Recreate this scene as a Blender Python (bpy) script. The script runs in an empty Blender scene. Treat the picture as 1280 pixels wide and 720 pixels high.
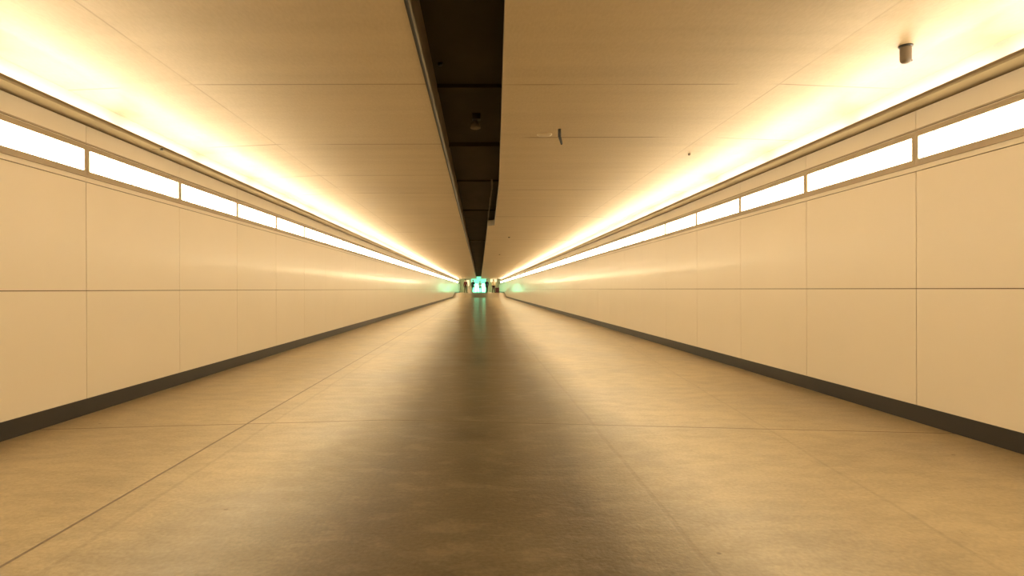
import bpy, bmesh, math, random
from mathutils import Vector, Matrix
random.seed(7)
SC = bpy.context.scene
COL = SC.collection

# ------------------------------------------------------------------ camera, world, exposure
EYE = 0.98
FPX = 700.0                       # focal length in pixels of a 1280 wide frame
cam_d = bpy.data.cameras.new('camera')
cam = bpy.data.objects.new('camera', cam_d); COL.objects.link(cam)
cam_d.sensor_width = 36.0
cam_d.lens = FPX / 1280 * 36.0
cam_d.shift_x = 41.0 / 1280
cam_d.shift_y = 1.5 / 1280
cam_d.clip_end = 400
cam.location = (0, 0, EYE)
cam.rotation_euler = (math.radians(90), 0.0025, 0)
SC.camera = cam
SC.view_settings.view_transform = 'Standard'
SC.view_settings.look = 'None'
SC.view_settings.gamma = 1.0
SC.view_settings.use_curve_mapping = False
SC.view_settings.exposure = 0.0
w = bpy.data.worlds.new('world'); SC.world = w; w.use_nodes = True
w.node_tree.nodes['Background'].inputs[0].default_value = (1.0, 0.66, 0.34, 1)
w.node_tree.nodes['Background'].inputs[1].default_value = 0.05

BOX_STRENGTH = 25.0
COVE_STRENGTH = 31.0
WARM = (1.0, 0.86, 0.78)

# ------------------------------------------------------------------ dimensions (metres)
WL, WR = 3.10, 3.20               # side walls left and right of the line of sight
Y0, Y1 = -9.0, 84.0               # the passage behind and ahead of the camera
YE = 92.0                         # end wall of the hall beyond
PL = 1.376                        # cladding panel length
PHL, PHR = 4.42, 4.10             # where a panel joint falls on each wall
Z_BASE, Z_MID, Z_LOW = 0.125, 0.976, 1.834
Z_FRB, Z_DB, Z_DT, Z_FRT = 1.872, 1.921, 2.084, 2.130
Z_LEDGE, LEDGE_D = 2.279, 0.18
ZC, ZCE = 2.530, 2.480            # ceiling at its middle and at the walls
GL = -0.390                       # left edge of the ceiling slot
SLOT = 0.36

# ------------------------------------------------------------------ materials
def mat(name, color, rough=0.5, emit=None, strength=0.0, metallic=0.0, spec=0.5, noise=None, bump=None):
    m = bpy.data.materials.new(name); m.use_nodes = True
    nt = m.node_tree; b = nt.nodes['Principled BSDF']
    b.inputs['Base Color'].default_value = (*color, 1)
    b.inputs['Roughness'].default_value = rough
    b.inputs['Metallic'].default_value = metallic
    b.inputs['Specular IOR Level'].default_value = spec
    if emit:
        b.inputs['Emission Color'].default_value = (*emit, 1)
        b.inputs['Emission Strength'].default_value = strength
    if noise or bump:
        tc = nt.nodes.new('ShaderNodeTexCoord')
        mp = nt.nodes.new('ShaderNodeMapping')
        nt.links.new(tc.outputs['Object'], mp.inputs['Vector'])
    if noise:
        scale, amt, stretch = noise
        mp.inputs['Scale'].default_value = stretch
        n = nt.nodes.new('ShaderNodeTexNoise'); n.inputs['Scale'].default_value = scale
        n.inputs['Detail'].default_value = 6
        nt.links.new(mp.outputs['Vector'], n.inputs['Vector'])
        r = nt.nodes.new('ShaderNodeMapRange')
        r.inputs['From Min'].default_value = 0.25; r.inputs['From Max'].default_value = 0.75
        r.inputs['To Min'].default_value = 1 - amt; r.inputs['To Max'].default_value = 1 + amt
        nt.links.new(n.outputs['Fac'], r.inputs['Value'])
        mx = nt.nodes.new('ShaderNodeVectorMath'); mx.operation = 'SCALE'
        mx.inputs[0].default_value = color
        nt.links.new(r.outputs['Result'], mx.inputs['Scale'])
        nt.links.new(mx.outputs['Vector'], b.inputs['Base Color'])
    if bump:
        bs, bd = bump
        n2 = nt.nodes.new('ShaderNodeTexNoise'); n2.inputs['Scale'].default_value = bs
        n2.inputs['Detail'].default_value = 4
        nt.links.new(tc.outputs['Object'], n2.inputs['Vector'])
        bp = nt.nodes.new('ShaderNodeBump'); bp.inputs['Distance'].default_value = bd
        bp.inputs['Strength'].default_value = 0.6
        nt.links.new(n2.outputs['Fac'], bp.inputs['Height'])
        nt.links.new(bp.outputs['Normal'], b.inputs['Normal'])
    return m

class NG:
    """small helper to write shader maths"""
    def __init__(s, m):
        s.nt = m.node_tree; s.b = s.nt.nodes['Principled BSDF']
        tc = s.nt.nodes.new('ShaderNodeTexCoord'); s.co = tc.outputs['Object']
        sp = s.nt.nodes.new('ShaderNodeSeparateXYZ'); s.nt.links.new(s.co, sp.inputs[0])
        s.x, s.y, s.z = sp.outputs
    def m(s, op, *a, clamp=False):
        n = s.nt.nodes.new('ShaderNodeMath'); n.operation = op; n.use_clamp = clamp
        for i, v in enumerate(a):
            if isinstance(v, (int, float)): n.inputs[i].default_value = v
            else: s.nt.links.new(v, n.inputs[i])
        return n.outputs[0]
    def noise(s, scale, detail=4, stretch=(1, 1, 1), rough=0.5):
        mp = s.nt.nodes.new('ShaderNodeMapping'); mp.inputs['Scale'].default_value = stretch
        s.nt.links.new(s.co, mp.inputs['Vector'])
        n = s.nt.nodes.new('ShaderNodeTexNoise'); n.inputs['Scale'].default_value = scale
        n.inputs['Detail'].default_value = detail; n.inputs['Roughness'].default_value = rough
        s.nt.links.new(mp.outputs[0], n.inputs['Vector']); return n.outputs['Fac']
    def ramp(s, v, a, b, c=0.0, d=1.0):
        n = s.nt.nodes.new('ShaderNodeMapRange'); s.nt.links.new(v, n.inputs['Value'])
        for k, q in zip(('From Min', 'From Max', 'To Min', 'To Max'), (a, b, c, d)): n.inputs[k].default_value = q
        return n.outputs['Result']
    def line(s, coord, pos, half):              # 1 on a thin joint line, else 0
        p = s.m('ABSOLUTE', s.m('SUBTRACT', coord, pos))
        return s.ramp(p, half * 0.6, half * 1.4, 1.0, 0.0)
    def mix(s, fac, a, b):
        n = s.nt.nodes.new('ShaderNodeMix'); n.data_type = 'RGBA'
        s.nt.links.new(fac, n.inputs[0])
        for i, v in ((6, a), (7, b)):
            if isinstance(v, tuple): n.inputs[i].default_value = (*v, 1)
            else: s.nt.links.new(v, n.inputs[i])
        return n.outputs[2]
    def out(s, sock, name): s.nt.links.new(sock, s.b.inputs[name])
    def bump(s, h, dist, strength=1.0):
        bp = s.nt.nodes.new('ShaderNodeBump'); bp.inputs['Distance'].default_value = dist
        bp.inputs['Strength'].default_value = strength
        s.nt.links.new(h, bp.inputs['Height']); s.nt.links.new(bp.outputs[0], s.b.inputs['Normal'])

# floor: worn, half-polished concrete slabs with saw-cut joints
m_floor = mat('polished_concrete', (0.45, 0.38, 0.30), 0.3)
g = NG(m_floor)
cloud = g.noise(0.9, 5, (1, 0.8, 1)); fine = g.noise(55, 6); grit = g.noise(48, 3, (1, 0.7, 1), 0.7)
bands = g.noise(1.4, 3, (0.25, 1.6, 1))
tone = g.m('ADD', g.m('MULTIPLY', cloud, 0.5), g.m('ADD', g.m('MULTIPLY', fine, 0.3), g.m('MULTIPLY', bands, 0.25)))
base = g.mix(g.ramp(tone, 0.36, 0.68), (0.30, 0.235, 0.140), (0.60, 0.49, 0.305))
# a darker lane down the middle, its right edge along an old pour line
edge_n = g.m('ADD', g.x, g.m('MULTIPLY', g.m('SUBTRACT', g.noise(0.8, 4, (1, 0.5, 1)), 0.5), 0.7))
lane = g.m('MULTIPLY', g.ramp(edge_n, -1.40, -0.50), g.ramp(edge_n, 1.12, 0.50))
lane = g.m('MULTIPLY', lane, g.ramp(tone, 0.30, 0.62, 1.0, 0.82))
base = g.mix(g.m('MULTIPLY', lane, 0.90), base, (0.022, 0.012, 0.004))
mott = g.noise(6.5, 6, (0.7, 1.3, 1), 0.65)
base = g.mix(g.m('MULTIPLY', g.ramp(mott, 0.44, 0.64), 0.24), base, (0.16, 0.115, 0.06))
base = g.mix(g.m('MULTIPLY', g.ramp(mott, 0.50, 0.36), 0.10), base, (0.62, 0.50, 0.33))
pits = g.ramp(grit, 0.66, 0.74)
base = g.mix(g.m('MULTIPLY', pits, 0.6), base, (0.16, 0.11, 0.06))
# scattered dark spots (chewing gum, scuffs)
vo = g.nt.nodes.new('ShaderNodeTexVoronoi'); vo.inputs['Scale'].default_value = 3.0
g.nt.links.new(g.co, vo.inputs['Vector'])
spot = g.m('MULTIPLY', g.ramp(vo.outputs['Distance'], 0.026, 0.038, 1, 0), g.ramp(g.noise(1.7, 2), 0.44, 0.47))
base = g.mix(g.m('MULTIPLY', spot, 0.7), base, (0.10, 0.06, 0.03))
jl = g.line(g.x, -1.70, 0.0075)
# the transverse joints: every 10 m or so, the nearest about 4.2 m ahead
bend = g.m('MULTIPLY', g.m('ABSOLUTE', g.m('ADD', g.x, 0.7)), -0.11)
jt = g.line(g.m('SUBTRACT', g.y, bend), 4.20, 0.0085)
for yy in (-6.0, 13.6, 24.0, 36.0, 48.0):
    jt = g.m('MAXIMUM', jt, g.line(g.y, yy, 0.010))
wob = g.m('MULTIPLY', g.noise(1.5, 3), 0.05)
faint = g.m('MULTIPLY', g.line(g.m('ADD', g.x, wob), 0.84, 0.012), 0.22)
faint2 = g.m('MULTIPLY', g.line(g.m('ADD', g.m('ADD', g.x, g.m('MULTIPLY', g.y, -0.10)), wob), 1.64, 0.010), 0.18)
faint3 = g.m('MULTIPLY', g.line(g.m('ADD', g.x, wob), -1.50, 0.012), 0.2)
joint = g.m('MAXIMUM', jl, g.m('MULTIPLY', jt, 0.95))
for q in (faint, faint2, faint3): joint = g.m('MAXIMUM', joint, q)
base = g.mix(g.m('MULTIPLY', joint, 0.85), base, (0.10, 0.06, 0.03))
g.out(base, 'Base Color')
rg = g.ramp(g.m('ADD', g.m('MULTIPLY', cloud, 0.5), g.m('MULTIPLY', bands, 0.5)), 0.35, 0.65, 0.305, 0.42)
g.out(rg, 'Roughness')
g.bump(g.m('SUBTRACT', g.m('ADD', g.m('MULTIPLY', grit, 0.5), g.m('ADD', g.m('MULTIPLY', fine, 0.35), g.m('MULTIPLY', mott, 1.3))), joint), 0.0022, 0.8)
g.b.inputs['Specular IOR Level'].default_value = 0.40
for k_, v_ in (('Coat Weight', 0.4), ('Coat Roughness', 0.19), ('Coat IOR', 1.05)): g.b.inputs[k_].default_value = v_

# ceiling: board-marked concrete
def ceiling_mat(name, joints, fold, dark=1.0):
    m = mat(name, (0.5, 0.46, 0.4), 0.50, spec=0.45)
    g = NG(m)
    cl = g.noise(0.7, 5); grain = g.noise(60, 4, (1, 0.35, 1)); streak = g.noise(3.5, 4, (0.12, 1.6, 1))
    t = g.m('ADD', g.m('MULTIPLY', cl, 0.35), g.m('ADD', g.m('MULTIPLY', grain, 0.30), g.m('MULTIPLY', streak, 0.35)))
    c = g.mix(g.ramp(t, 0.36, 0.64), (0.40 * dark, 0.310 * dark, 0.182 * dark), (0.49 * dark, 0.385 * dark, 0.228 * dark))
    br = g.ramp(g.noise(1.3, 2), 0.40, 0.50)
    j = None
    for y, hw, amt in joints:
        l = g.m('MULTIPLY', g.m('MULTIPLY', g.line(g.y, y, hw), amt), br)
        j = l if j is None else g.m('MAXIMUM', j, l)
    j = g.m('MAXIMUM', j, g.m('MULTIPLY', g.line(g.x, fold, 0.006), g.ramp(g.noise(0.9, 3), 0.35, 0.6, 0.12, 0.42)))
    c = g.mix(j, c, (0.15, 0.10, 0.05))
    g.out(c, 'Base Color')
    g.bump(g.m('ADD', g.m('MULTIPLY', grain, 0.4), g.m('MULTIPLY', streak, 0.6)), 0.004, 0.5)
    return m
def cy(ypx): return FPX * (ZC - EYE) / (361.5 - ypx)
m_ceil_l = ceiling_mat('board_marked_concrete', [(cy(105), .008, .7), (cy(180), .012, .7), (cy(241), .02, .5), (cy(219), .015, .4), (cy(290), .05, .4), (cy(-60), .008, .7)], -2.16)
m_ceil_r = ceiling_mat('board_marked_concrete_lighter', [(cy(106), .008, .7), (cy(172), .014, .9), (cy(237.5), .02, .6), (cy(271), .04, .6), (cy(300), .06, .5), (cy(-70), .008, .7)], 2.28)
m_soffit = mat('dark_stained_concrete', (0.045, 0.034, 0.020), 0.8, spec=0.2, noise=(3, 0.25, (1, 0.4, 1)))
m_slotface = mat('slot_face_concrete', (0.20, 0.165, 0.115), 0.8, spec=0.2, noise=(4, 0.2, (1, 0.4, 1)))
m_panel = mat('enamel_panel', (0.86, 0.78, 0.66), 0.36, spec=0.25, noise=(0.8, 0.02, (1, 1, 1)))
for k_, v_ in (('Coat Weight', 0.6), ('Coat Roughness', 0.11), ('Coat IOR', 1.065)): m_panel.node_tree.nodes['Principled BSDF'].inputs[k_].default_value = v_
m_strip = mat('bare_wall_concrete', (0.52, 0.44, 0.33), 0.8, spec=0.2, noise=(3, 0.06, (1, 1, 1)))
m_gap = mat('panel_joint_shadow_gap', (0.20, 0.14, 0.08), 0.8)
m_base = mat('dark_skirting', (0.020, 0.016, 0.012), 0.45, noise=(3, 0.2, (1, 1, 1)))
m_frame = mat('bronze_anodised_frame', (0.42, 0.34, 0.24), 0.45, metallic=0.2)
m_ledge = mat('ledge_painted_metal', (0.20, 0.155, 0.095), 0.8, spec=0.1)
m_diff = mat('lit_opal_diffuser', (0.9, 0.9, 0.88), 0.4, emit=(1.0, 0.80, 0.47), strength=BOX_STRENGTH)
m_tube = mat('lit_cove_tube', (0.9, 0.9, 0.88), 0.4, emit=WARM, strength=COVE_STRENGTH)
m_black = mat('black_plastic', (0.02, 0.017, 0.012), 0.5)
m_grey = mat('grey_plastic', (0.15, 0.115, 0.075), 0.5, noise=(9, 0.1, (1, 1, 1)))
m_mint = mat('lit_mint_glass', (0.3, 0.8, 0.6), 0.2, emit=(0.20, 1.0, 0.50), strength=8)
m_teal = mat('lit_teal_sign', (0.1, 0.5, 0.35), 0.3, emit=(0.14, 0.62, 0.36), strength=2.0)
m_tealdk = mat('teal_frame', (0.01, 0.10, 0.07), 0.4)
m_cream = mat('lit_cream_board', (0.8, 0.7, 0.5), 0.4, emit=(1.0, 0.78, 0.45), strength=1.0)

# ------------------------------------------------------------------ mesh helpers
def link(name, bm, m, parent=None, smooth=False, loc=None):
    bmesh.ops.recalc_face_normals(bm, faces=bm.faces)
    me = bpy.data.meshes.new(name); bm.to_mesh(me); bm.free()
    o = bpy.data.objects.new(name, me); COL.objects.link(o)
    for q in (m if isinstance(m, (list, tuple)) else [m]): me.materials.append(q)
    if smooth:
        for p in me.polygons: p.use_smooth = True
    if parent: o.parent = parent
    if loc: o.location = loc
    return o
def box(bm, x0, x1, y0, y1, z0, z1, mi=0):
    v = [bm.verts.new(p) for p in ((x0,y0,z0),(x1,y0,z0),(x1,y1,z0),(x0,y1,z0),(x0,y0,z1),(x1,y0,z1),(x1,y1,z1),(x0,y1,z1))]
    for f in ((0,3,2,1),(4,5,6,7),(0,1,5,4),(1,2,6,5),(2,3,7,6),(3,0,4,7)):
        q = bm.faces.new([v[i] for i in f]); q.material_index = mi
def cyl(bm, c, r, z0, z1, n=20, r2=None):
    r2 = r if r2 is None else r2
    a = [bm.verts.new((c[0]+r*math.cos(2*math.pi*i/n), c[1]+r*math.sin(2*math.pi*i/n), z0)) for i in range(n)]
    b = [bm.verts.new((c[0]+r2*math.cos(2*math.pi*i/n), c[1]+r2*math.sin(2*math.pi*i/n), z1)) for i in range(n)]
    bm.faces.new(a[::-1]); bm.faces.new(b)
    for i in range(n): bm.faces.new((a[i], a[(i+1)%n], b[(i+1)%n], b[i]))
def lathe(bm, prof, n=20, c=(0, 0)):
    rings = []
    for r, z in prof:
        rings.append([bm.verts.new((c[0]+max(r,1e-4)*math.cos(2*math.pi*i/n), c[1]+max(r,1e-4)*math.sin(2*math.pi*i/n), z)) for i in range(n)])
    for a, b in zip(rings, rings[1:]):
        for i in range(n): bm.faces.new((a[i], a[(i+1)%n], b[(i+1)%n], b[i]))
    bm.faces.new(rings[0][::-1]); bm.faces.new(rings[-1])
def prism_y(bm, prof, y0, y1, mi=None):
    """closed xz profile extruded along y; mi(i) gives a material index per side"""
    a = [bm.verts.new((x, y0, z)) for x, z in prof]; b = [bm.verts.new((x, y1, z)) for x, z in prof]
    bm.faces.new(a[::-1]); bm.faces.new(b); n = len(prof)
    for i in range(n):
        f = bm.faces.new((a[i], a[(i+1)%n], b[(i+1)%n], b[i]))
        if mi: f.material_index = mi(i)
def struct(o): o['kind'] = 'structure'; return o
def thing(name, label, cat, loc=(0,0,0), rotz=0.0, group=None):
    o = bpy.data.objects.new(name, None); COL.objects.link(o); o.empty_display_size = 0.1
    o.location = loc; o.rotation_euler = (0, 0, rotz); tag(o, label, cat, group); return o
def tag(o, label, cat, group=None):
    o['label'] = label; o['category'] = cat
    if group: o['group'] = group
    return o
def bev(o, wd=0.004, seg=2):
    b = o.modifiers.new('bevel', 'BEVEL'); b.width = wd; b.segments = seg; b.limit_method = 'ANGLE'; return o

# ------------------------------------------------------------------ floor (flat, then a shallow ramp up to the hall)
R0, R1, RH = 66.0, 71.4, 0.50
def zf(y): return 0.0 if y <= R0 else (RH if y >= R1 else RH * (y - R0) / (R1 - R0))
bm = bmesh.new()
ys = [Y0, R0, R1, YE]
top = [[bm.verts.new((x, y, zf(y))) for x in (-WL - .3, WR + .3)] for y in ys]
bot = [[bm.verts.new((x, y, -.3)) for x in (-WL - .3, WR + .3)] for y in ys]
for i in range(3):
    bm.faces.new((top[i][0], top[i][1], top[i+1][1], top[i+1][0])); bm.faces.new((bot[i][0], bot[i+1][0], bot[i+1][1], bot[i][1]))
    for k in (0, 1): bm.faces.new((top[i][k], top[i+1][k], bot[i+1][k], bot[i][k]))
bm.faces.new((top[0][0], bot[0][0], bot[0][1], top[0][1])); bm.faces.new((top[3][0], top[3][1], bot[3][1], bot[3][0]))
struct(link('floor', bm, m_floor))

# ------------------------------------------------------------------ ceilings
bm = bmesh.new()
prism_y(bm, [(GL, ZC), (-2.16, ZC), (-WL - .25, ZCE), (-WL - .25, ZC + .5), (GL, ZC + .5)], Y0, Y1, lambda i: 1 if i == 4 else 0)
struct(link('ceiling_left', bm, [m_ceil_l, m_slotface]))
# the right-hand slab: its slot edge drifts outwards with distance, then steps back in
edge = [(Y0, .13), (3.0, .143), (5.4, .215), (8.9, .315), (13.6, .375), (13.75, .215), (36.0, .245), (Y1, .26)]
bm = bmesh.new()
for (ya, xa), (yb, xb) in zip(edge, edge[1:]):
    A = [(xa, ZC), (2.28, ZC), (WR + .25, ZCE), (WR + .25, ZC + .14), (xa, ZC + .14)]
    B = [(xb, ZC)] + A[1:4] + [(xb, ZC + .14)]
    a = [bm.verts.new((x, ya, z)) for x, z in A]; b = [bm.verts.new((x, yb, z)) for x, z in B]
    for i in range(5):
        f = bm.faces.new((a[i], a[(i+1)%5], b[(i+1)%5], b[i])); f.material_index = 1 if i == 4 else 0
    if ya == Y0: bm.faces.new(a[::-1])
    if yb == Y1: bm.faces.new(b)
bmesh.ops.remove_doubles(bm, verts=bm.verts, dist=1e-5)
struct(link('ceiling_right', bm, [m_ceil_r, m_slotface]))
# the dark soffit at the top of the slot, with its cross ribs
bm = bmesh.new()
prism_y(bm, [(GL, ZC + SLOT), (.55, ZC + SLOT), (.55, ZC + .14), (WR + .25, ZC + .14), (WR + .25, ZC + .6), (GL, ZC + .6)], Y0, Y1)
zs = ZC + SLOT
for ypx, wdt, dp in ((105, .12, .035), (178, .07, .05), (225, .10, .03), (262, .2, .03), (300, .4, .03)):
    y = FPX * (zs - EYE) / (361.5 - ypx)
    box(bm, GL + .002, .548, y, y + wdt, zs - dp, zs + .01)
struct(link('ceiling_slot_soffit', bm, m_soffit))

bm = bmesh.new(); box(bm, GL - .010, GL + .002, Y0, Y1, ZC - .004, ZC + .03)  # thin black strip standing in for the shadow line at the slot's left edge
struct(link('trim_7', bm, m_black))

# ------------------------------------------------------------------ walls: backing with shadow gaps and three rows of panels
def wall(side, X, s, ph):
    bm = bmesh.new()
    xo = s * (X + .30); xb = s * (X + .010)
    box(bm, min(xo, xb), max(xo, xb), Y0, YE, 0 if False else -.3, ZC + .6, 1)
    g2 = .0032
    k0 = math.ceil((Y0 - ph) / PL); k1 = math.floor((YE - ph) / PL)
    cuts = [Y0] + [ph + k * PL for k in range(k0, k1 + 1)] + [YE]
    for a, b in zip(cuts, cuts[1:]):
        if b - a < .05: continue
        for z0, z1 in ((Z_BASE - .02, Z_MID), (Z_MID, Z_LOW), (Z_FRT - .01, Z_LEDGE + .012)):
            box(bm, min(s*X, s*(X+.014)), max(s*X, s*(X+.014)), a + g2, b - g2, z0 + g2, z1 - g2)
        box(bm, min(s*X, s*(X+.014)), max(s*X, s*(X+.014)), a + g2*.2, b - g2*.2, Z_LOW + g2, Z_FRB + .004)
    box(bm, min(s*X, s*(X+.014)), max(s*X, s*(X+.014)), Y0, YE, Z_LEDGE + .013, ZC, 2)
    o = struct(link('wall_' + side, bm, [m_panel, m_gap, m_strip])); return o
wall('left', WL, -1, PHL); wall('right', WR, 1, PHR)

def baseboard(side, X, s):
    bm = bmesh.new(); xi, xo = s * (X - .004), s * (X + .02)
    prev = None
    for y in (Y0, R0, R1, YE):
        z = zf(y); r = [bm.verts.new(p) for p in ((xi, y, z), (xi, y, z + Z_BASE), (xo, y, z + Z_BASE), (xo, y, z))]
        if prev:
            for i in range(4): bm.faces.new((prev[i], prev[(i+1)%4], r[(i+1)%4], r[i]))
        else: bm.faces.new(r)
        prev = r
    bm.faces.new(prev)
    struct(link('baseboard_' + side, bm, m_base))
baseboard('left', WL, -1); baseboard('right', WR, 1)

# ledge that hides the cove lamp, and the two slim rails of the light row
for n, (X, s) in enumerate(((WL, -1), (WR, 1))):
    bm = bmesh.new()
    P = [(X + .005, Z_LEDGE), (X - LEDGE_D + .012, Z_LEDGE), (X - LEDGE_D, Z_LEDGE + .010), (X - LEDGE_D, Z_LEDGE + .030), (X - LEDGE_D + .010, Z_LEDGE + .030),
         (X - LEDGE_D + .010, Z_LEDGE + .014), (X + .005, Z_LEDGE + .014)]
    prism_y(bm, [(s * x, z) for x, z in P], Y0, Y1)
    led = struct(link('trim_%d' % (n + 1), bm, m_ledge)); led['label'] = 'narrow metal ledge hiding the ceiling uplight along the %s wall' % ('left', 'right')[n]
    bm = bmesh.new(); y = Y0 + .1
    xa, xb = sorted((s * (X - .13), s * (X - .09)))
    while y < Y1 - 1.4:
        box(bm, xa, xb, y, y + 1.25, Z_LEDGE + .0142, Z_LEDGE + .045); y += PL
    link('cove_lamp', bm, m_tube, led)
    bm = bmesh.new()
    box(bm, *sorted((s * (X - .014), s * (X + .01))), Y0, Y1, Z_FRT, Z_FRT + .010)
    box(bm, *sorted((s * (X - .010), s * (X + .01))), Y0, Y1, Z_FRT - .022, Z_FRT - .008)
    struct(link('trim_%d' % (n + 3), bm, m_frame))
    bm = bmesh.new()
    box(bm, *sorted((s * (X - .012), s * (X + .01))), Y0, Y1, Z_FRB, Z_FRB + .014)
    struct(link('trim_%d' % (n + 5), bm, m_frame))

# ------------------------------------------------------------------ end of the passage: hall walls, ceiling
bm = bmesh.new(); box(bm, -WL - .3, WR + .3, YE, YE + .3, -.3, ZC + .6)
m_end = mat('hall_plaster', (0.88, 0.82, 0.66), 0.6, noise=(2, 0.05, (1, 1, 1)))
struct(link('wall_end', bm, m_end))
bm = bmesh.new(); box(bm, -WL - .3, WR + .3, Y1, YE, 3.12, ZC + .65)
struct(link('ceiling_hall', bm, m_end))

# ------------------------------------------------------------------ light boxes
ORD = ['nearest', 'second', 'third', 'fourth', 'fifth', 'sixth', 'seventh', 'eighth']
def make_box(s):
    """one panel-long box: frame around an opal diffuser; origin on the wall face, at the joint nearer the camera"""
    r = bpy.data.objects.new('light_box', None); COL.objects.link(r); r.empty_display_size = .1
    bm = bmesh.new(); fw = .030
    z0, z1 = 0.0, Z_FRT - .022 - (Z_FRB + .014)
    xa, xb = sorted((s * -.008, s * .012))
    box(bm, xa, xb, .0006, fw, z0, z1); box(bm, xa, xb, PL - fw, PL - .0006, z0, z1)
    box(bm, xa, xb, fw, PL - fw, z0, Z_DB - Z_FRB - .014); box(bm, xa, xb, fw, PL - fw, Z_DT - Z_FRB - .014, z1)
    link('frame', bm, m_frame, r)
    bm = bmesh.new()
    box(bm, *sorted((s * .001, s * .009)), fw, PL - fw, Z_DB - Z_FRB - .014, Z_DT - Z_FRB - .014)
    link('diffuser', bm, m_diff, r)
    return r
for side, X, s, ph in (('left', WL, -1, PHL), ('right', WR, 1, PHR)):
    proto = make_box(s); kids = list(proto.children); first = True
    k0 = math.ceil((Y0 - ph) / PL); k1 = math.floor((Y1 - 1.4 - ph) / PL)
    edge_k = -1                       # the box cut by the edge of the picture
    for k in range(k0, k1 + 1):
        if first: o = proto; first = False
        else:
            o = proto.copy(); COL.objects.link(o)
            for c in kids:
                d = c.copy(); COL.objects.link(d); d.parent = o
        o.location = (s * X, ph + k * PL, Z_FRB + .014)
        i = k - edge_k
        if i < 0: lb = 'warm white wall light box on the %s wall behind the camera, out of the picture' % side
        elif i == 0: lb = 'largest warm white light box on the %s wall, cut off by the picture edge' % side
        elif i < 8: lb = '%s long white light box of the %s wall row, counting from the picture edge' % (ORD[i], side)
        else: lb = 'tiny far white light box beyond the eighth in the %s wall row' % side
        tag(o, lb, 'wall light', 'light boxes along the %s wall' % side)

# ------------------------------------------------------------------ ceiling fittings
def slope_z(x):
    a = 2.28 if x > 0 else -2.16; e = WR + .25 if x > 0 else -WL - .25
    return ZC if abs(x) < abs(a) else ZC + (ZCE - ZC) * (x - a) / (e - a)
# grey detector hanging near the right wall
x, y = 2.70, 3.54; z = slope_z(x)
t = thing('smoke_detector', 'grey cylindrical detector hanging from the bright ceiling near the right wall', 'detector', (x, y, z))
bm = bmesh.new(); lathe(bm, [(.040, 0.0), (.040, -.008), (.030, -.012)], 24); link('base_plate', bm, m_black, t, False)
bm = bmesh.new(); lathe(bm, [(.031, -.010), (.032, -.03), (.032, -.085), (.030, -.098), (.022, -.108), (.010, -.113), (0, -.114)], 24)
bev(link('body', bm, m_grey, t, True), .001)
bm = bmesh.new(); box(bm, .022, .038, -.006, .006, -.098, -.088); link('sensor_lug', bm, m_black, t)
# bent hanger beside the slot
x, y = 0.783, 5.43
t = thing('ceiling_hook', 'small dark bent hook hanging below the cracked joint right of the ceiling slot', 'hook', (x, y, ZC))
bm = bmesh.new(); cyl(bm, (0, 0), .016, -.075, 0.0, 12); link('stem', bm, m_black, t, True)
bm = bmesh.new()
pts = [Vector((0, 0, -.065)), Vector((.004, 0, -.085)), Vector((.012, 0, -.115)), Vector((.018, 0, -.140)), Vector((.019, 0, -.152))]
rr = [.014, .015, .013, .011, .006]; prev = None
for p, r in zip(pts, rr):
    ring = [bm.verts.new((p.x + r*math.cos(2*math.pi*i/10), r*math.sin(2*math.pi*i/10), p.z)) for i in range(10)]
    if prev:
        for i in range(10): bm.faces.new((prev[i], prev[(i+1)%10], ring[(i+1)%10], ring[i]))
    else: bm.faces.new(ring[::-1])
    prev = ring
bm.faces.new(prev); link('bent_tip', bm, m_black, t, True)
# patched ring mark beside the hook
bm = bmesh.new(); lathe(bm, [(.075, 0.0), (.072, -.006), (.050, -.009), (.0, -.010)], 28)
o = link('cover_plate', bm, m_ceil_r, None, True, (.66, 5.62, ZC)); tag(o, 'round plaster coloured cover plate on the ceiling left of the small hook', 'cover plate')
# two little dark studs further off
for (xp, yp, r, lb) in ((636.5, 296.5, .030, 'small dark round stud on the ceiling right of the slot, the nearer one'), (624.5, 318, .030, 'tiny dark round stud on the ceiling near the slot, the farther one'),
                        (862, 192, .014, 'small faint stud on the ceiling below the crossing of fold and joint')):
    Y = cy(yp); X = (xp - 599) / FPX * Y
    bm = bmesh.new(); lathe(bm, [(r, 0.0), (r, -.012), (r*.7, -.022), (0, -.024)], 14)
    o = link('ceiling_stud', bm, m_grey if r < .02 else m_black, None, True, (X, Y, slope_z(X))); tag(o, lb, 'stud')
# round lamp (off) and its box up in the slot
y = FPX * (zs - EYE) / (361.5 - 143)
t = thing('slot_lamp', 'unlit round lamp with a square box up in the dark ceiling slot', 'lamp', ((596 - 599) / FPX * y, y, zs))
bm = bmesh.new(); box(bm, -.045, .045, -.05, .05, -.06, 0); bev(link('junction_box', bm, m_black, t), .004)
bm = bmesh.new(); lathe(bm, [(.02, -.05), (.022, -.07), (.05, -.10), (.058, -.135), (.05, -.14), (0, -.142)], 22, (-.01, .05))
link('lamp_head', bm, m_slotface, t, True)
y = FPX * (zs - EYE) / (361.5 - 79)
bm = bmesh.new(); lathe(bm, [(.02, 0), (.02, -.015), (.012, -.022), (0, -.023)], 14)
o = link('slot_sensor', bm, m_black, None, True, ((551 - 599) / FPX * y, y, zs)); tag(o, 'small black button sensor in the slot near its left edge', 'sensor')
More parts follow.
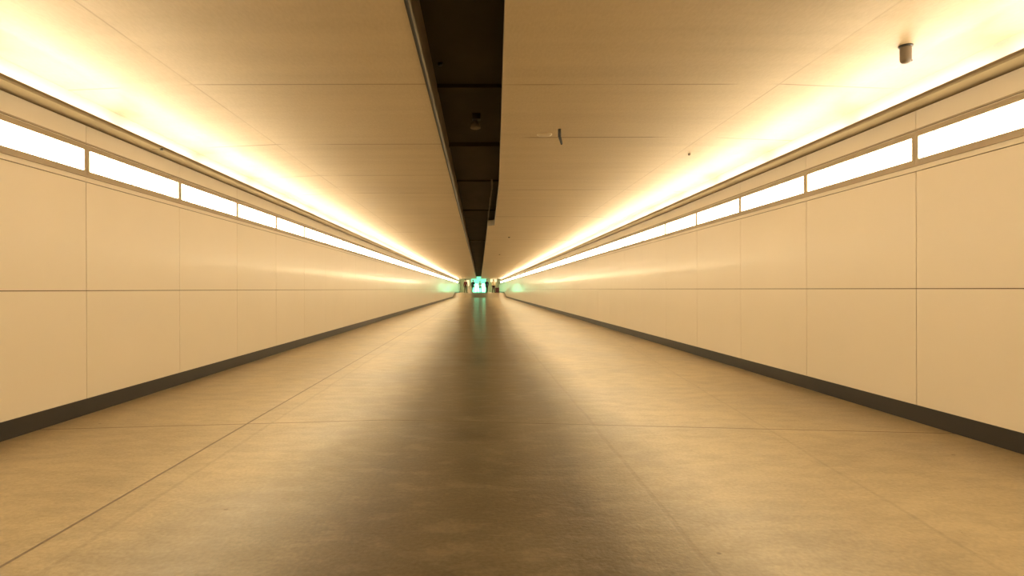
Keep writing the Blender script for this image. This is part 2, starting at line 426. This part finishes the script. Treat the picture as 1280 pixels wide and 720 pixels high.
# pale conduit running inside the slot
t = thing('conduit', 'thin pale conduit pipe inside the far end of the wide slot', 'pipe', (.225, 9.2, ZC + .20))
bm = bmesh.new()
cyl(bm, (0, 0), .011, 0, 5.2, 10); bmesh.ops.rotate(bm, verts=bm.verts, cent=(0,0,0), matrix=Matrix.Rotation(math.radians(-90), 3, 'X'))
link('pipe', bm, m_slotface, t, True)
for k in range(3):
    bm = bmesh.new(); box(bm, -.016, .016, .5 + k * 1.9, .54 + k * 1.9, -.014, zs - ZC - .205)
    link('bracket', bm, m_slotface, t)
# scrap on the left ledge
Y = (WL - .13) * FPX / (599 - 197)
t = thing('loose_clip', 'small dark loose clip sticking out of the left ledge beside the ceiling glow', 'clip', (-WL + .17, Y, Z_LEDGE + .0))
bm = bmesh.new()
lathe(bm, [(.0, -.012), (.012, -.010), (.017, 0.0), (.012, .010), (0, .012)], 12); link('knob', bm, m_black, t, True)
bm = bmesh.new(); box(bm, -.085, .03, -.006, .006, -.004, 0.0); bev(link('strip', bm, m_ledge, t), .001)

# ------------------------------------------------------------------ the lit shopfront at the far end
zh = RH
t = thing('shop_front', 'mint green glowing glass shopfront at the far end of the passage', 'shopfront', (0, YE, zh))
bm = bmesh.new(); box(bm, -1.28, 1.15, -.16, 0, 1.46, 2.52); bev(link('sign_box', bm, m_teal, t), .02)
for xa, xb in ((-1.02, -.35), (-.27, .30), (.38, .95)):
    bm = bmesh.new(); box(bm, xa * 1.1, xb * 1.1, -.06, -.03, .08, 1.40); link('glass_pane', bm, m_mint, t)
bm = bmesh.new()
for xx in (-1.17, -.34, .37, 1.09): box(bm, xx - .04, xx + .04, -.09, 0, 0, 1.45)
box(bm, -1.2, 1.13, -.09, 0, 0, .08); box(bm, -1.2, 1.13, -.10, 0, 1.40, 1.46)
link('door_frame', bm, m_tealdk, t)
t = thing('notice_board', 'warm lit cream notice board right of the mint shopfront', 'board', (2.35, YE, zh + 1.55))
bm = bmesh.new(); box(bm, -.62, .62, -.05, 0, 0, .85); link('frame', bm, m_frame, t)
bm = bmesh.new(); box(bm, -.57, -.03, -.06, -.05, .05, .80); link('panel', bm, m_cream, t)
bm = bmesh.new(); box(bm, .03, .57, -.06, -.05, .05, .80); link('panel', bm, m_cream, t)
t = thing('poster_case', 'pale lit poster case left of the mint shopfront', 'poster case', (-2.0, YE, zh + .9))
bm = bmesh.new(); box(bm, -.45, .45, -.05, 0, 0, 1.15); link('frame', bm, m_frame, t)
bm = bmesh.new(); box(bm, -.40, .40, -.06, -.05, .05, 1.10); link('panel', bm, m_cream, t)
# ceiling lamps of the hall
for k, (x, y) in enumerate(((-1.6, 88.0), (1.8, 88.0))):
    t = thing('hall_ceiling_lamp', 'square lit ceiling lamp of the far hall, on its %s side' % ('left', 'right')[k], 'ceiling lamp', (x, y, 3.12))
    bm = bmesh.new(); box(bm, -.34, .34, -.34, .34, -.03, 0); link('housing', bm, m_frame, t)
    bm = bmesh.new(); box(bm, -.30, .30, -.30, .30, -.045, -.03); link('diffuser', bm, m_diff, t)

# ------------------------------------------------------------------ people
def skin_obj(name, nodes, edges, m, parent, root=0, sub=1):
    me = bpy.data.meshes.new(name)
    me.from_pydata([n[0] for n in nodes], edges, [])
    o = bpy.data.objects.new(name, me); COL.objects.link(o); o.parent = parent
    me.materials.append(m)
    md = o.modifiers.new('skin', 'SKIN'); md.use_smooth_shade = True
    if not me.skin_vertices: me.attributes.new('skin_vertices', 'FLOAT', 'POINT')
    sv = me.skin_vertices[0].data
    for i, (p, r) in enumerate(nodes):
        sv[i].radius = (r, r) if not isinstance(r, tuple) else r
        sv[i].use_root = (i == root)
    ss = o.modifiers.new('sub', 'SUBSURF'); ss.levels = sub; ss.render_levels = sub
    return o
m_skin = mat('skin', (0.45, 0.27, 0.18), 0.5)
m_hair = mat('dark_hair', (0.018, 0.012, 0.01), 0.5)
def person(label, loc, rz, H=1.70, top=(.03,.03,.04), bottom=(.03,.03,.03), stride=.10, armswing=.12, bag=None, hat=None):
    t = thing('person', label, 'person', (loc[0], loc[1], zf(loc[1])), rz)
    k = H / 1.70
    def P(x, y, z): return (x * k, y * k, z * k)
    N = []; E = []
    def add(p, r, to=None):
        N.append((P(*p), r * k if not isinstance(r, tuple) else (r[0]*k, r[1]*k))); i = len(N) - 1
        if to is not None: E.append((to, i))
        return i
    pel = add((0, 0, .92), (.14, .10)); wst = add((0, 0, 1.06), (.12, .09), pel); ch = add((0, .005, 1.24), (.15, .10), wst)
    sh = add((0, 0, 1.38), (.10, .07), ch); nk = add((0, -.005, 1.46), .052, sh); jaw = add((0, -.015, 1.53), (.062, .075), nk)
    hd = add((0, -.005, 1.61), (.075, .092), jaw); cr = add((0, 0, 1.675), (.055, .065), hd)
    add((0, -.115, 1.575), .012, jaw)                                       # nose
    for s in (-1, 1):
        add((s * .085, .005, 1.59), .014, hd)                               # ear
        sy = armswing * s
        a = add((s * .17, 0, 1.365), .055, sh); el = add((s * .225, sy * .2 + .02, 1.10), .040, a)
        wr = add((s * .235, -.03 - sy * .6 , .86), .026, el); pm = add((s * .235, -.04 - sy * .7, .80), (.018, .034), wr)
        for f in range(4):
            fy = -.04 - sy * .7 + (f - 1.5) * .020; L = (.060, .072, .068, .055)[f]
            f1 = add((s * .232, fy, .775), .0085, pm); f2 = add((s * .226, fy - .004, .775 - L * .55), .008, f1); add((s * .214, fy - .008, .775 - L), .007, f2)
        th = add((s * .222, -.075 - sy * .7, .80), .010, pm); add((s * .212, -.09 - sy * .7, .765), .008, th)
        st = stride * s
        hp = add((s * .09, 0, .88), .085, pel); kn = add((s * .095, -st * .45 - .02, .48), .056, hp)
        an = add((s * .098, -st + .03, .09), .036, kn); hl = add((s * .10, -st + .05, .035), .034, an); add((s * .11, -st - .12, .025), .026, hl)
    skin_obj('body', N, E, m_skin, t)
    # hair
    bm = bmesh.new(); bmesh.ops.create_uvsphere(bm, u_segments=16, v_segments=10, radius=1)
    for v in bm.verts:
        v.co = Vector((v.co.x * .092, v.co.y * .112 + .012, v.co.z * .10 + 1.625)) * k
        if v.co.y < -.05 * k and v.co.z < 1.645 * k: v.co.y = -.05 * k
    link('hair', bm, m_hair, t, True)
    mt = mat('coat_cloth', top, 0.8, noise=(12, .15, (1,1,1))); mb = mat('trouser_cloth', bottom, 0.8, noise=(12, .15, (1,1,1)))
    N2 = []; E2 = []
    def add2(p, r, to=None):
        N2.append((P(*p), (r[0]*k, r[1]*k) if isinstance(r, tuple) else r * k)); i = len(N2) - 1
        if to is not None: E2.append((to, i))
        return i
    a0 = add2((0, 0, .84), (.185, .145)); a1 = add2((0, 0, 1.04), (.155, .12), a0); a2 = add2((0, .005, 1.24), (.18, .13), a1); a3 = add2((0, 0, 1.40), (.12, .09), a2)
    for s in (-1, 1):
        sy = armswing * s
        q = add2((s * .175, 0, 1.365), .072, a3); q2 = add2((s * .228, sy * .2 + .02, 1.10), .056, q); add2((s * .236, -.028 - sy * .57, .88), .043, q2)
    skin_obj('jacket', N2, E2, mt, t)
    N2.clear(); E2.clear()
    b0 = add2((0, 0, .95), (.15, .115))
    for s in (-1, 1):
        st = stride * s
        q = add2((s * .092, 0, .86), .103, b0); q2 = add2((s * .096, -st * .45 - .02, .48), .073, q); add2((s * .099, -st + .03, .10), .060, q2)
    skin_obj('trousers', N2, E2, mb, t)
    for s in (-1, 1):
        st = stride * s; N2.clear(); E2.clear()
        q = add2((s * .10, -st + .055, .045), (.045, .043)); q2 = add2((s * .105, -st - .04, .042), (.045, .040), q); add2((s * .112, -st - .14, .035), (.040, .030), q2)
        skin_obj('shoe', N2, E2, m_black, t)
    return t
Yp = 72.0
def px(xp, Y): return (xp - 599) / FPX * Y
person('person in a dark red top and olive trousers, far off left of the mint shopfront', (px(582, Yp), Yp), .3, 1.72, (.10, .02, .015), (.07, .06, .03))
person('person in dark teal clothes standing before the left of the mint shopfront', (px(591.3, 71.5), 71.5), 2.9, 1.66, (.0, .05, .04), (.0, .035, .03), .04)
person('person in pale mint clothes walking before the mint shopfront, farthest away', (px(600, 79), 79), 0.1, 1.60, (.35, .55, .45), (.03, .12, .09))
person('person in a dark navy coat just right of the mint shopfront', (px(608.5, Yp), Yp), -.4, 1.72, (.012, .012, .03), (.012, .015, .02))
person('person in a cream top and dark maroon trousers, rightmost of the far group', (px(617, 73), 73), .5, 1.74, (.75, .62, .38), (.05, .01, .015))
# bags
def bag(name, label, x, Y, m, w_, d_, h_, wheels=False):
    t = thing(name, label, 'bag', (x, Y, zf(Y)))
    bm = bmesh.new(); box(bm, -w_/2, w_/2, -d_/2, d_/2, .03 if wheels else 0, h_); bev(link('body', bm, m, t, True), .04, 3)
    bm = bmesh.new()
    for q in (-.07, .07): box(bm, q - .008, q + .008, -.008, .008, h_ - .01, h_ + .22)
    box(bm, -.085, .085, -.012, .012, h_ + .20, h_ + .235); link('handle', bm, m_black, t)
    if wheels:
        for q in (-1, 1):
            bm = bmesh.new(); lathe(bm, [(.035, -.015), (.035, .015)], 14)
            bmesh.ops.rotate(bm, verts=bm.verts, cent=(0,0,0), matrix=Matrix.Rotation(math.radians(90), 3, 'Y'))
            link('wheel', bm, m_black, t, True, (q * w_ * .38, 0, .035))
m_white = mat('pale_canvas', (.75, .68, .58), .7); m_maroon = mat('maroon_shell', (.08, .012, .015), .4)
bag('shopping_bag', 'pale bag standing on the floor right of the person in dark red', px(586.8, 71), 71, m_white, .40, .25, .75)
bag('suitcase', 'dark maroon wheeled suitcase at the right end of the far group', px(621.5, Yp), Yp, m_maroon, .48, .28, .68, True)
